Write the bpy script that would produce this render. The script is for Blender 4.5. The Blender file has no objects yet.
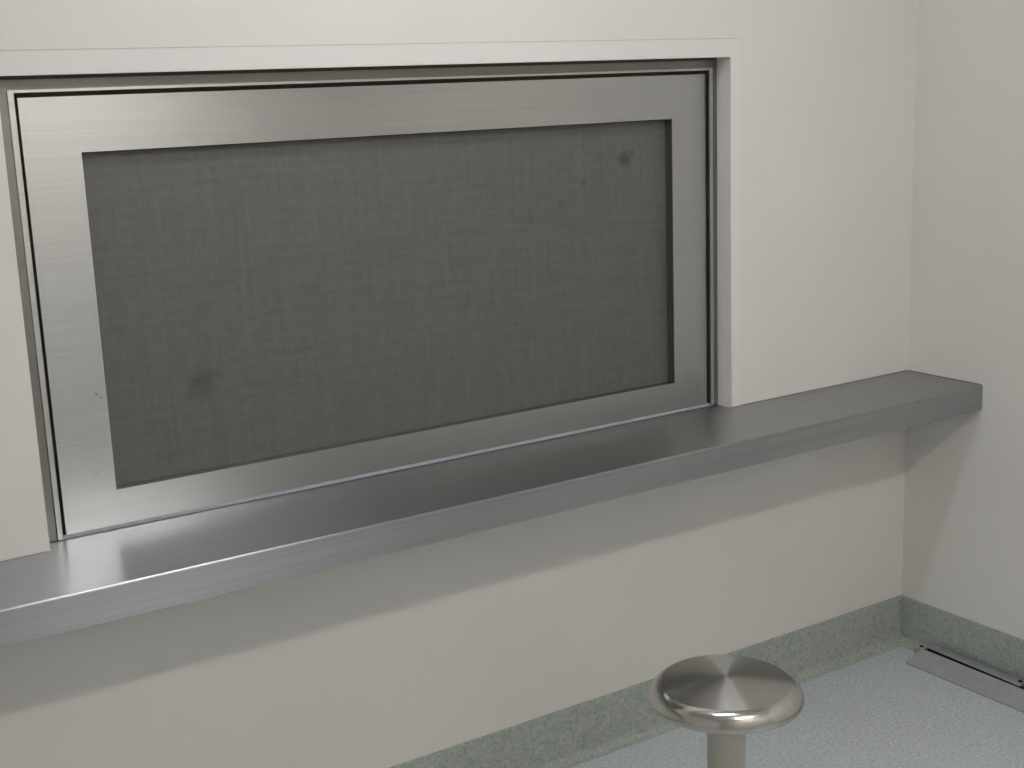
import bpy, bmesh, math
from mathutils import Vector, Matrix

C = bpy.context.scene.collection
scene = bpy.context.scene

# ------------------------------------------------------------------ helpers
def box(bm, x0, x1, y0, y1, z0, z1, bevel=0.0, seg=2):
    vs = [bm.verts.new((x, y, z)) for x in (x0, x1) for y in (y0, y1) for z in (z0, z1)]
    q = [(0,1,3,2),(4,6,7,5),(0,4,5,1),(2,3,7,6),(0,2,6,4),(1,5,7,3)]
    fs = [bm.faces.new([vs[i] for i in f]) for f in q]
    if bevel:
        es = list({e for f in fs for e in f.edges})
        bmesh.ops.bevel(bm, geom=es, offset=bevel, segments=seg, affect='EDGES', profile=0.5)

def ring(bm, outer, inner, y0, y1, bevel=0.0):
    """rectangular ring in the xz plane between y0 (front) and y1 (back)"""
    def rect(r, y): 
        x0, x1, z0, z1 = r
        return [bm.verts.new(p) for p in ((x0,y,z0),(x1,y,z0),(x1,y,z1),(x0,y,z1))]
    of, inf, ob, ib = rect(outer, y0), rect(inner, y0), rect(outer, y1), rect(inner, y1)
    fs = []
    for i in range(4):
        j = (i+1) % 4
        fs.append(bm.faces.new((of[i], of[j], inf[j], inf[i])))
        fs.append(bm.faces.new((ob[j], ob[i], ib[i], ib[j])))
        fs.append(bm.faces.new((of[j], of[i], ob[i], ob[j])))
        fs.append(bm.faces.new((inf[i], inf[j], ib[j], ib[i])))
    if bevel:
        es = [e for e in {e for f in fs for e in f.edges}
              if len(e.link_faces) == 2 and e.calc_face_angle(0) > 0.5]
        bmesh.ops.bevel(bm, geom=es, offset=bevel, segments=2, affect='EDGES', profile=0.5)

def lathe(bm, prof, n=96, cx=0, cy=0):
    rings = []
    for r, z in prof:
        if r < 1e-6:
            rings.append([bm.verts.new((cx, cy, z))])
        else:
            rings.append([bm.verts.new((cx+r*math.cos(2*math.pi*k/n), cy+r*math.sin(2*math.pi*k/n), z)) for k in range(n)])
    for a, b in zip(rings, rings[1:]):
        for k in range(n):
            k2 = (k+1) % n
            if len(a) == 1 and len(b) == 1: continue
            if len(a) == 1: bm.faces.new((a[0], b[k2], b[k]))
            elif len(b) == 1: bm.faces.new((a[k], a[k2], b[0]))
            else: bm.faces.new((a[k], a[k2], b[k2], b[k]))

def prism(bm, pts, axis, a0, a1):
    """closed 2D outline extruded along axis ('x': pts=(y,z), 'y': pts=(x,z), 'z': pts=(x,y))"""
    def P(p, a):
        return (a, p[0], p[1]) if axis == 'x' else (p[0], a, p[1]) if axis == 'y' else (p[0], p[1], a)
    A = [bm.verts.new(P(p, a0)) for p in pts]; B = [bm.verts.new(P(p, a1)) for p in pts]
    n = len(pts)
    bm.faces.new(A); bm.faces.new(B[::-1])
    for i in range(n):
        j = (i+1) % n
        bm.faces.new((A[j], A[i], B[i], B[j]))

def obj(name, bm, mat, parent=None, smooth=True):
    bmesh.ops.recalc_face_normals(bm, faces=bm.faces[:])
    me = bpy.data.meshes.new(name)
    bm.to_mesh(me); bm.free()
    me.materials.append(mat)
    if smooth:
        for p in me.polygons: p.use_smooth = True
        me.set_sharp_from_angle(angle=math.radians(40))
    o = bpy.data.objects.new(name, me); C.objects.link(o)
    if smooth:
        wn = o.modifiers.new('weighted_normal', 'WEIGHTED_NORMAL'); wn.weight = 100; wn.keep_sharp = True
    if parent: 
        o.parent = parent
        o.location = -parent.location if parent.parent is None else Vector((0,0,0))
    return o

def local(name, bm, mat, parent, smooth=True):
    o = obj(name, bm, mat, None, smooth); o.parent = parent
    return o

def thing(name, label, cat, loc=(0,0,0), kind=None):
    o = bpy.data.objects.new(name, None); C.objects.link(o)
    o.empty_display_size = .1
    o.location = loc; o['label'] = label
    if kind: o['kind'] = kind
    else: o['category'] = cat
    return o

def struct(name, bm, mat, label=None, smooth=False):
    o = obj(name, bm, mat, None, smooth); o['kind'] = 'structure'
    if label: o['label'] = label
    return o

def B(): return bmesh.new()

# ---------------------------------------------------------------- materials
def mat(name):
    m = bpy.data.materials.new(name); m.use_nodes = True
    nt = m.node_tree; bs = nt.nodes['Principled BSDF']
    return m, nt, bs

def N(nt, t, **kw):
    n = nt.nodes.new(t)
    for k, v in kw.items(): setattr(n, k, v)
    return n

def coords(nt, scale, kind='Object'):
    tc = N(nt, 'ShaderNodeTexCoord'); mp = N(nt, 'ShaderNodeMapping')
    mp.inputs['Scale'].default_value = scale
    nt.links.new(tc.outputs[kind], mp.inputs['Vector'])
    return mp.outputs['Vector']

def noise(nt, vec, scale, detail=3, rough=.5):
    n = N(nt, 'ShaderNodeTexNoise'); n.inputs['Scale'].default_value = scale
    n.inputs['Detail'].default_value = detail; n.inputs['Roughness'].default_value = rough
    nt.links.new(vec, n.inputs['Vector'])
    return n.outputs['Fac']

def ramp(nt, fac, stops):
    r = N(nt, 'ShaderNodeValToRGB'); e = r.color_ramp.elements
    while len(e) < len(stops): e.new(.5)
    for i, (p, c) in enumerate(stops):
        e[i].position = p; e[i].color = (*c, 1)
    nt.links.new(fac, r.inputs['Fac'])
    return r.outputs['Color']

def bump(nt, bs, h, strength, dist=.001):
    b = N(nt, 'ShaderNodeBump'); b.inputs['Strength'].default_value = strength
    b.inputs['Distance'].default_value = dist
    nt.links.new(h, b.inputs['Height']); nt.links.new(b.outputs['Normal'], bs.inputs['Normal'])

def painted(name, col, rough=.55, spec=.35):
    m, nt, bs = mat(name)
    v = coords(nt, (1,1,1))
    f = noise(nt, v, 1.3, 4)
    c = ramp(nt, f, [(.35, tuple(x*.975 for x in col)), (.65, tuple(min(1,x*1.02) for x in col))])
    nt.links.new(c, bs.inputs['Base Color'])
    bs.inputs['Roughness'].default_value = rough
    bs.inputs['Specular IOR Level'].default_value = spec
    bump(nt, bs, noise(nt, v, 260, 2), .12, .0006)
    return m

def brushed(name, col, rough=.3, aniso=.8, tangent=(0,1,1), grain=(1.5,260,260), radial=False, amt=.06, metal=1.0):
    m, nt, bs = mat(name)
    bs.inputs['Metallic'].default_value = metal
    bs.inputs['Roughness'].default_value = rough
    bs.inputs['Anisotropic'].default_value = aniso
    if radial: bs.inputs['Anisotropic Rotation'].default_value = .25
    if radial:
        tg = N(nt, 'ShaderNodeTangent', direction_type='RADIAL', axis='Z')
        nt.links.new(tg.outputs[0], bs.inputs['Tangent'])
        tc = N(nt, 'ShaderNodeTexCoord'); sx = N(nt, 'ShaderNodeSeparateXYZ')
        nt.links.new(tc.outputs['Object'], sx.inputs[0])
        cb = N(nt, 'ShaderNodeCombineXYZ')
        nt.links.new(sx.outputs[0], cb.inputs[0]); nt.links.new(sx.outputs[1], cb.inputs[1])
        ln = N(nt, 'ShaderNodeVectorMath', operation='LENGTH'); nt.links.new(cb.outputs[0], ln.inputs[0])
        c2 = N(nt, 'ShaderNodeCombineXYZ'); nt.links.new(ln.outputs['Value'], c2.inputs[0])
        f = noise(nt, c2.outputs[0], 420, 3)
    else:
        cb = N(nt, 'ShaderNodeCombineXYZ')
        for i in range(3): cb.inputs[i].default_value = tangent[i]
        nt.links.new(cb.outputs[0], bs.inputs['Tangent'])
        f = noise(nt, coords(nt, grain), 1.0, 4, .6)
    lo = tuple(x*(1-amt) for x in col); hi = tuple(min(1, x*(1+amt)) for x in col)
    nt.links.new(ramp(nt, f, [(.3, lo), (.7, hi)]), bs.inputs['Base Color'])
    bump(nt, bs, f, .05, .0004)
    return m

def flat(name, col, rough=.6, metal=0.0):
    m, nt, bs = mat(name)
    f = noise(nt, coords(nt, (1,1,1)), 40, 2)
    nt.links.new(ramp(nt, f, [(.3, tuple(x*.93 for x in col)), (.7, tuple(min(1,x*1.05) for x in col))]), bs.inputs['Base Color'])
    bs.inputs['Roughness'].default_value = rough; bs.inputs['Metallic'].default_value = metal
    return m

def vinyl(name, base, rough=.5):
    m, nt, bs = mat(name)
    v = coords(nt, (1,1,1))
    f1 = noise(nt, v, 120, 3, .7)
    c1 = ramp(nt, f1, [(.36, tuple(x*.74 for x in base)), (.47, base), (.56, base), (.66, tuple(min(1, x*1.25) for x in base))])
    f2 = noise(nt, v, 3, 3)
    c2 = ramp(nt, f2, [(.3, (.93,.93,.93)), (.7, (1.0,1.0,1.0))])
    mx = N(nt, 'ShaderNodeMix', data_type='RGBA', blend_type='MULTIPLY'); mx.inputs[0].default_value = 1
    nt.links.new(c1, mx.inputs[6]); nt.links.new(c2, mx.inputs[7])
    nt.links.new(mx.outputs[2], bs.inputs['Base Color'])
    bs.inputs['Roughness'].default_value = rough
    bs.inputs['Specular IOR Level'].default_value = .4
    bump(nt, bs, f1, .08, .0005)
    return m

M_wall  = painted('wall_paint', (.81, .785, .755), .42, .35)
M_wall_r = M_wall
M_ceil  = painted('ceiling_paint', (.86, .86, .85), .8, .2)
M_trim  = painted('plaster_paint', (.825, .805, .78), .42, .35)
M_floor = vinyl('floor_vinyl', (.58, .625, .65), .42)
M_skirt = vinyl('skirting_vinyl', (.43, .47, .43), .5)
M_sash  = brushed('sash_steel', (.48, .482, .475), .27, .78, grain=(1.2, 300, 300), amt=.05)
M_frame = brushed('frame_steel', (.25, .242, .218), .42, .3, amt=.05)
M_count = brushed('counter_steel', (.41, .42, .435), .33, .9, grain=(.9, 170, 170), amt=.09)
M_seat  = brushed('spun_steel', (.53, .515, .49), .29, 1.0, radial=True, amt=.06)
M_rim = flat('polished_steel', (.58, .565, .54), .17, 1.0)
M_cream = painted('cream_enamel', (.56, .53, .46), .35, .5)
M_gasket_shade = flat('dark_rubber_and_shade', (.075, .073, .065), .7)  # rubber seals; same dark colour paints shade under soffit and along sash edges
M_seal = flat('silicone_sealant', (.34, .35, .39), .3)
M_plate = flat('worn_galvanised_steel', (.44, .46, .465), .5, .3)
M_bar = brushed('bar_steel', (.72, .72, .80), .4, .4, tangent=(1,0,1), grain=(200,2,200))
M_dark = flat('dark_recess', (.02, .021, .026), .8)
M_white = flat('white_enamel', (.8, .8, .79), .4)

def diffuser(name, col, strength):
    m, nt, bs = mat(name)
    bs.inputs['Base Color'].default_value = (.9,.9,.88,1)
    bs.inputs['Emission Color'].default_value = (*col, 1)
    bs.inputs['Emission Strength'].default_value = strength
    return m

def stains(nt, cur, spots):
    tc = N(nt, 'ShaderNodeTexCoord'); sx = N(nt, 'ShaderNodeSeparateXYZ')
    nt.links.new(tc.outputs['Object'], sx.inputs[0])
    nz = noise(nt, coords(nt, (1,1,1)), 45, 3)
    for (px, pz, rr, dk) in spots:
        cb = N(nt, 'ShaderNodeCombineXYZ'); 
        nt.links.new(sx.outputs[0], cb.inputs[0]); nt.links.new(sx.outputs[2], cb.inputs[2])
        d = N(nt, 'ShaderNodeVectorMath', operation='DISTANCE'); nt.links.new(cb.outputs[0], d.inputs[0])
        d.inputs[1].default_value = (px, 0, pz)
        a = N(nt, 'ShaderNodeMath', operation='MULTIPLY_ADD'); nt.links.new(nz, a.inputs[0])
        a.inputs[1].default_value = rr*1.6; nt.links.new(d.outputs['Value'], a.inputs[2])
        r = N(nt, 'ShaderNodeMapRange', interpolation_type='SMOOTHSTEP')
        nt.links.new(a.outputs[0], r.inputs[0])
        r.inputs[1].default_value = rr*.9; r.inputs[2].default_value = rr*2.0
        r.inputs[3].default_value = dk; r.inputs[4].default_value = 1
        m2 = N(nt, 'ShaderNodeVectorMath', operation='SCALE')
        nt.links.new(cur, m2.inputs[0]); nt.links.new(r.outputs[0], m2.inputs['Scale'])
        cur = m2.outputs[0]
    return cur

def mesh_mat():
    m, nt, bs = mat('woven_wire_screen')
    tc = N(nt, 'ShaderNodeTexCoord'); sx = N(nt, 'ShaderNodeSeparateXYZ')
    nt.links.new(tc.outputs['Object'], sx.inputs[0])
    def wave(out, pitch):
        a = N(nt, 'ShaderNodeMath', operation='MULTIPLY'); a.inputs[1].default_value = 2*math.pi/pitch
        nt.links.new(out, a.inputs[0])
        s = N(nt, 'ShaderNodeMath', operation='SINE'); nt.links.new(a.outputs[0], s.inputs[0])
        return s.outputs[0]
    wx, wz = wave(sx.outputs[0], .0034), wave(sx.outputs[2], .0034)
    w = N(nt, 'ShaderNodeMath', operation='MULTIPLY'); nt.links.new(wx, w.inputs[0]); nt.links.new(wz, w.inputs[1])
    w2 = N(nt, 'ShaderNodeMath', operation='MULTIPLY_ADD'); nt.links.new(w.outputs[0], w2.inputs[0])
    w2.inputs[1].default_value = .5; w2.inputs[2].default_value = .5
    base = ramp(nt, w2.outputs[0], [(.0, (.105,.105,.102)), (1., (.195,.195,.189))])
    # uneven weave: fine vertical and horizontal threads
    fv = noise(nt, coords(nt, (95, 1, 5)), 1, 3, .6); fh = noise(nt, coords(nt, (5, 1, 95)), 1, 3, .6)
    ad = N(nt, 'ShaderNodeMath', operation='ADD'); nt.links.new(fv, ad.inputs[0]); nt.links.new(fh, ad.inputs[1])
    hf = N(nt, 'ShaderNodeMath', operation='MULTIPLY'); nt.links.new(ad.outputs[0], hf.inputs[0]); hf.inputs[1].default_value = .5
    tone = ramp(nt, hf.outputs[0], [(.36, (.90,.90,.90)), (.64, (1.07,1.07,1.07))])
    mx = N(nt, 'ShaderNodeMix', data_type='RGBA', blend_type='MULTIPLY'); mx.inputs[0].default_value = 1
    nt.links.new(base, mx.inputs[6]); nt.links.new(tone, mx.inputs[7])
    mot = ramp(nt, noise(nt, coords(nt, (1,1,1)), 75, 4, .65), [(.35, (.945,.945,.945)), (.65, (1.05,1.05,1.05))])
    m3 = N(nt, 'ShaderNodeMix', data_type='RGBA', blend_type='MULTIPLY'); m3.inputs[0].default_value = 1
    nt.links.new(mx.outputs[2], m3.inputs[6]); nt.links.new(mot, m3.inputs[7])
    cur = m3.outputs[2]
    # grease stains on the screen (x, z, radius, darkness)
    cur = stains(nt, cur, STAINS)
    nt.links.new(cur, bs.inputs['Base Color'])
    bs.inputs['Metallic'].default_value = .35
    bs.inputs['Roughness'].default_value = .55
    bump(nt, bs, w2.outputs[0], .3, .0005)
    return m
STAINS = [(-.862,1.345,.022,.58), (-.842,1.358,.010,.7), (-1.871,.989,.038,.72), (-1.036,1.259,.014,.78), (-.978,1.302,.010,.75), (-1.12,1.23,.012,.85)]
M_screen = mesh_mat()
nt_ = M_sash.node_tree; bs_ = nt_.nodes['Principled BSDF']
src_ = bs_.inputs['Base Color'].links[0].from_socket
nt_.links.new(stains(nt_, src_, [(-2.076,1.005,.0045,.55), (-2.069,.998,.003,.7), (-2.09,.86,.008,.88)]), bs_.inputs['Base Color'])

# -------------------------------------------------------------- dimensions
X0, X1, Z0, Z1 = -2.197, -.615, .700, 1.560        # wall opening
CT, CTH, CD = .752, .061, .236                     # counter top height, thickness, depth
XL, YN, H = -4.0, -2.95, 2.55                       # left wall, near wall, ceiling
SK = .133

# ------------------------------------------------------------------ setting
bm = B(); ring(bm, (XL-.12, .12, -.02, H+.1), (X0, X1, Z0, Z1), 0, .14)
struct('wall_back', bm, M_wall, 'off-white painted wall with the recessed steel window')
bm = B(); box(bm, 0, .12, YN-.12, .0, -.02, H+.1)
struct('wall_right', bm, M_wall_r, 'off-white painted side wall at the right end of the counter')
bm = B(); box(bm, XL-.12, XL, YN-.12, 0, -.02, H+.1); struct('wall_left', bm, M_wall)
bm = B(); box(bm, XL, 0, YN-.12, YN, -.02, H+.1); struct('wall_front', bm, M_wall)
bm = B(); box(bm, XL, 0, YN, 0, -.06, 0); struct('floor', bm, M_floor, 'pale blue-grey speckled vinyl floor')
bm = B(); box(bm, XL, 0, YN, 0, H, H+.08); struct('ceiling', bm, M_ceil)

# raised plaster band round the opening
bm = B()
prism(bm, [(X0-.12, CT+.001), (X0-.0005, CT+.001), (X0-.0005, Z1+.0005), (X1+.0005, Z1+.0005), (X1+.0005, CT+.001),
           (X1+.030, CT+.001), (X1+.030, Z1+.039), (X0-.12, Z1+.039)], 'y', -.0015, .0)
bmesh.ops.bevel(bm, geom=[e for e in bm.edges if all(abs(v.co.y+.0015) < 1e-5 for v in e.verts)], offset=.0012, segments=2, affect='EDGES', profile=.5)
struct('trim_1', bm, M_trim, 'thin raised plaster band around the recessed window', smooth=True)
bm = B(); box(bm, X0-.12, X1+.028, -.0012, -.0001, Z1+.0391, Z1+.0402)
struct('trim_2', bm, flat('grey_hairline', (.56,.56,.53), .8))  # thin grey line along the band's upper edge

# coved vinyl skirtings
def cove_profile(h, t=.004, r=.022, n=8):
    pts = [(0, 0), (0, h), (-t*.4, h), (-t, h-.003)]
    for k in range(n+1):
        a = math.radians(90*k/n)
        pts.append((-t - r + r*math.cos(a), .0006 + r - r*math.sin(a)))
    pts.append((-t-r-.002, 0.0))
    return pts
bm = B(); prism(bm, cove_profile(SK), 'x', XL, 0)
struct('baseboard_back', bm, M_skirt, 'grey-green speckled coved vinyl skirting along the back wall', smooth=True)
bm = B(); prism(bm, cove_profile(SK), 'y', YN, 0)
struct('baseboard_right', bm, M_skirt, 'grey-green speckled coved vinyl skirting along the right wall', smooth=True)

# ------------------------------------------------------------------- window
win = thing('window_1', 'wide recessed stainless steel window with a dark woven mesh screen', 'window', (0,0,0), kind='structure')
WB = CT + .0015
FY = .041
GX0, GX1, GZ1 = -2.163, -.6395, 1.533             # sash rebate
SX0, SX1, SZ1 = -2.1550, -.6450, 1.524
# outer frame (open at the bottom, standing on the counter): U shape
def U(bm, x0, x1, z1, ix0, ix1, iz1, z0, y0, y1, bev=.0008):
    prism(bm, [(x0,z0),(ix0,z0),(ix0,iz1),(ix1,iz1),(ix1,z0),(x1,z0),(x1,z1),(x0,z1)], 'y', y0, y1)
    if bev:
        bmesh.ops.bevel(bm, geom=[e for e in bm.edges if all(abs(v.co.y-y0) < 1e-5 for v in e.verts)], offset=bev, segments=2, affect='EDGES', profile=.5)
bm = B(); U(bm, X0+.003, X1-.001, Z1-.006, GX0-.0098, GX1+.0098, GZ1+.0043, WB, FY+.003, .10)
fr = obj('window_frame', bm, M_frame, win)
bm = B(); U(bm, GX0-.0095, GX1+.0095, GZ1+.0040, GX0, GX1, GZ1, WB, FY+.0005, .10)
obj('frame_lip', bm, brushed('lip_steel', (.56,.56,.545), .36, .4), fr)
bm = B(); U(bm, GX0+.0005, GX1-.0005, GZ1-.0005, SX0+.02, SX1-.02, SZ1-.02, WB, .068, .10, 0)
U(bm, X0+.0001, X1-.0001, Z1-.0001, X0+.003, X1-.001, Z1-.006, WB, FY+.005, .10, 0)  # dark strip painting the contact shadow under the soffit
obj('gasket_and_soffit_shade', bm, M_gasket_shade, fr)
# sash
PX0, PX1, PZ0, PZ1 = -2.058, -.744, .824, 1.429
bm = B(); ring(bm, (SX0, SX1, WB+.001, SZ1), (PX0, PX1, PZ0, PZ1), .050, .0675, .0014)
sash = obj('sash', bm, M_sash, win)
bm = B(); box(bm, PX0-.015, PX1+.015, .0715, .0745, PZ0-.015, PZ1+.015)
scr = obj('mesh_screen', bm, M_screen, sash, smooth=False)
scr['label'] = 'dark grey woven wire screen with greasy smudges'
bm = B(); ring(bm, (PX0-.0005, PX1+.0005, PZ0-.0005, PZ1+.0005), (PX0+.0020, PX1-.0025, PZ0+.0002, PZ1-.003), .0676, .0714)
obj('screen_gasket', bm, M_gasket_shade, sash)
bm = B(); U(bm, PX0+.0002, PX1-.0002, PZ1-.0002, PX0+.0010, PX1-.0012, PZ1-.0012, PZ0+.0005, .0517, .0675, 0)  # thin dark strips colour in the shade on the sash's inner sides
obj('inner_edge_shade', bm, M_gasket_shade, sash)
# backing sheet that closes the opening behind the screen
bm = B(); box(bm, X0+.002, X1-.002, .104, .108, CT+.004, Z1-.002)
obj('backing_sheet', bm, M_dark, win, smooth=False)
# sealant where the sash meets the counter
bm = B(); prism(bm, [(.0505, WB), (.0435, WB), (.0505, WB+.0055)], 'x', GX0, GX1)
obj('sealant_bead', bm, M_seal, win)

# ------------------------------------------------------------------ counter
ct = thing('counter', 'long brushed stainless steel counter shelf fixed to the wall below the mesh window', 'counter', (-2.0, 0, CT-CTH))
ZB = CT-CTH
# folded sheet: top with rounded nose, returning under; tongue into the window recess
def nose(r=.0035, n=5):
    return [(-CD + r - r*math.sin(math.radians(90*k/n)), CT - r + r*math.cos(math.radians(90*k/n))) for k in range(n+1)]
prof = [(-.0005, CT), *nose(), (-CD, CT-.0045), (-CD+.0025, CT-.0045), (-CD+.0025, CT-.003), (-.0005, CT-.003)]
bm = B(); prism(bm, prof, 'x', XL+.4, -.0015)
box(bm, X0+.0005, X1-.0005, -.0005, .10, CT-.003, CT)
obj('worktop', bm, M_count, ct)
bm = B(); box(bm, XL+.4, -.0015, -CD, -CD+.003, ZB, CT-.0046, .0003)
obj('front_edge', bm, M_count, ct)
bm = B(); box(bm, XL+.4, -.0015, -CD+.0032, -.0005, ZB+.001, CT-.0035)
obj('underside', bm, flat('underside_steel', (.4,.4,.39), .5, .6), ct, smooth=False)
bm = B(); prism(bm, [(-.0005, CT), (-.0045, CT+.0001), (-.0005, CT+.003)], 'x', X1-.002, -.0015)
M_ws = flat('grey_sealant', (.22,.225,.22), .5)
obj('wall_sealant', bm, M_ws, ct)
bm = B(); prism(bm, [(-.0005, CT), (-.0035, CT+.0001), (-.0005, CT+.003)], 'x', XL+.4, X0-.121)
obj('wall_sealant', bm, M_ws, ct)
bm = B(); prism(bm, [(-.0005, CT), (-.0040, CT+.0001), (-.0005, CT+.003)], 'y', -CD+.004, -.0045)
obj('wall_sealant', bm, M_ws, ct)
for (bx) in (-3.1, -1.4, -.35):
    bm = B(); prism(bm, [(-.001, ZB), (-.001, ZB-.004-.0), (-.02, ZB-.004), (-.17, ZB-.004), (-.17, ZB)], 'x', bx-.015, bx+.015)
    obj('bracket', bm, M_white, ct)

# -------------------------------------------------------------------- stool
SXc, SYc, SH = -1.190, -.620, .459
st = thing('stool', 'round stool with spun steel seat on a cream post in front of the counter', 'stool', (SXc, SYc, 0))
R = .1385
prof = [(0, SH)]
for r in (.01, .03, .05, .07, .09, .105, .117): prof.append((r, SH-.0107*(r/.117)**2))
for k in range(1, 11):
    a = math.radians(9+81*k/10); prof.append((.113+(R-.113)*math.sin(a), SH-.0423+.032*math.cos(a)))
for k in range(1, 7):
    a = math.radians(90*k/6); prof.append((R-.014*(1-math.cos(a)), SH-.0423-.0080*math.sin(a)))
prof += [(.118, SH-.0503), (.05, SH-.0503), (0, SH-.0503)]
bm = B(); lathe(bm, prof[:8] + [(.117, SH-.0140), (0, SH-.0140)], 128)
seat = local('seat', bm, M_seat, st)
bm = B(); lathe(bm, [(.1171, SH-.0140), (.1171, SH-.0107)] + prof[8:] + [(0, SH-.0142), (.1171, SH-.0142)], 128)
o = local('rolled_rim', bm, M_rim, seat); o['label'] = 'polished rolled rim of the seat'
bm = B(); lathe(bm, [(0, SH-.0508), (.075, SH-.0508), (.075, SH-.053), (.038, SH-.056), (.038, SH-.062), (0, SH-.062)], 64)
local('mounting_plate', bm, M_cream, st)
bm = B(); lathe(bm, [(0, .012), (.035, .012), (.035, SH-.0622), (0, SH-.0622)], 64)
local('post', bm, M_cream, st)
bm = B(); lathe(bm, [(0, 0), (.105, 0), (.105, .007), (.101, .010), (.045, .0115), (.038, .0118), (0, .0118)], 64)
fl = local('floor_flange', bm, M_cream, st)
for k in range(4):
    a = math.pi/4 + k*math.pi/2
    bm = B(); lathe(bm, [(0, .0105), (.010, .0105), (.010, .017), (.008, .019), (0, .019)], 6, .078*math.cos(a), .078*math.sin(a))
    local('bolt', bm, M_bar, fl)

# ------------------------------------------------- steel channel on the floor
ch = thing('floor_channel', 'low worn steel floor channel with a narrow bar lying against the skirting at right', 'floor channel', (-.07, -.1, 0))
YA, YB = -.110, -1.3
# sloped cover plate
bm = B(); prism(bm, [(-.104, 0), (-.104, .005), (-.098, .007), (-.043, .026), (-.040, .022), (-.040, 0)], 'y', YB, YA)
pl = obj('cover_plate', bm, M_plate, ch)
bm = B(); box(bm, -.0395, -.0055, YB, YA-.0, .001, .014)  # near-black box standing in for the shade inside the slot
obj('slot_shade', bm, M_dark, ch, smooth=False)
bm = B(); box(bm, -.0425, -.006, YA-.002, YA+.028, .001, .024, .004)
box(bm, -.098, -.05, YA-.002, YA+.003, .001, .008, .001)
obj('end_cap', bm, M_plate, ch)
bar = B()
ya, yb = YA-.005, YA-.295
x0, x1 = -.035, -.019
BZ = .030
zt0, zt1 = BZ, BZ+.008
pts = [(x0, ya), (x1, ya), (x1, yb)]
for k in range(1, 8):
    a = math.pi*k/8; pts.append(((x0+x1)/2+(x1-x0)/2*math.cos(a), yb-(x1-x0)/2*math.sin(a)))
pts.append((x0, yb))
prism(bar, pts, 'z', zt0, zt1)
for v in bar.verts: v.co.x -= .007*(ya-v.co.y)/(ya-yb)
bo = obj('bar', bar, M_bar, ch)
bm = B(); box(bm, x0+.002, x1-.008, yb, ya-.005, BZ-.0215+.0095, BZ-.0005)
obj('bar_support', bm, M_dark, bo)
for (yy, sz) in ((yb, zt1), ):
    bm = B(); lathe(bm, [(0, sz), (.0055, sz), (.0055, sz+.002), (.004, sz+.0035), (0, sz+.0035)], 20, (x0+x1)/2-.007, yy)
    s_ = obj('screw', bm, M_dark, bo)
bm = B(); lathe(bm, [(0, .024), (.005, .024), (.005, .026), (0, .0265)], 20, -.03, YA+.012)
obj('screw', bm, M_dark, ch)

# ------------------------------------------------------------- ceiling lamps
def lamp(x, y, ln, w, strength, col, label):
    t = thing('ceiling_light', label, 'ceiling light', (x, y, H))
    t['group'] = 'ceiling lights'
    bm = B(); box(bm, -ln/2-.03, ln/2+.03, -w/2-.02, w/2+.02, -.03, -.0005, .004)
    local('housing', bm, M_white, t)
    bm = B(); box(bm, -ln/2, ln/2, -w/2, w/2, -.065, -.0305, .01)
    local('diffuser', bm, diffuser('lit_diffuser', col, strength), t)
LS = 1.0
lamp(-1.50, -.82, .76, .10, 17.5*LS, (.905, .955, 1), 'lit strip light on the ceiling nearer the window')
lamp(-1.40, -2.20, .75, .12, 43*LS, (1, .968, .905), 'lit strip light on the ceiling farther from the window')

w = bpy.data.worlds.new('world'); scene.world = w; w.use_nodes = True
w.node_tree.nodes['Background'].inputs[0].default_value = (.05,.05,.05,1)
w.node_tree.nodes['Background'].inputs[1].default_value = .2

# ------------------------------------------------------------------- camera
CAMLOC = (-2.72578, -2.32218, 1.51434)
yaw, pitch, roll, f = -.5730, -.2177, -.0370, 1347.99
cy_, sy_ = math.cos(yaw), math.sin(yaw); cp, sp = math.cos(pitch), math.sin(pitch)
fw = Vector((-sy_*cp, cy_*cp, sp)); rt = Vector((cy_, sy_, 0)); up = rt.cross(fw)
r2 = rt*math.cos(roll) + up*math.sin(roll); u2 = up*math.cos(roll) - rt*math.sin(roll)
cam = bpy.data.cameras.new('camera'); co = bpy.data.objects.new('camera', cam); C.objects.link(co)
mw = Matrix((( r2.x, u2.x, -fw.x, CAMLOC[0]), (r2.y, u2.y, -fw.y, CAMLOC[1]), (r2.z, u2.z, -fw.z, CAMLOC[2]), (0,0,0,1)))
co.matrix_world = mw
cam.sensor_width = 36; cam.lens = f/1024*36; cam.clip_start = .02
scene.camera = co

vs = scene.view_settings
vs.view_transform = 'Standard'; vs.look = 'None'; vs.gamma = 1; vs.use_curve_mapping = False
vs.exposure = 0.46
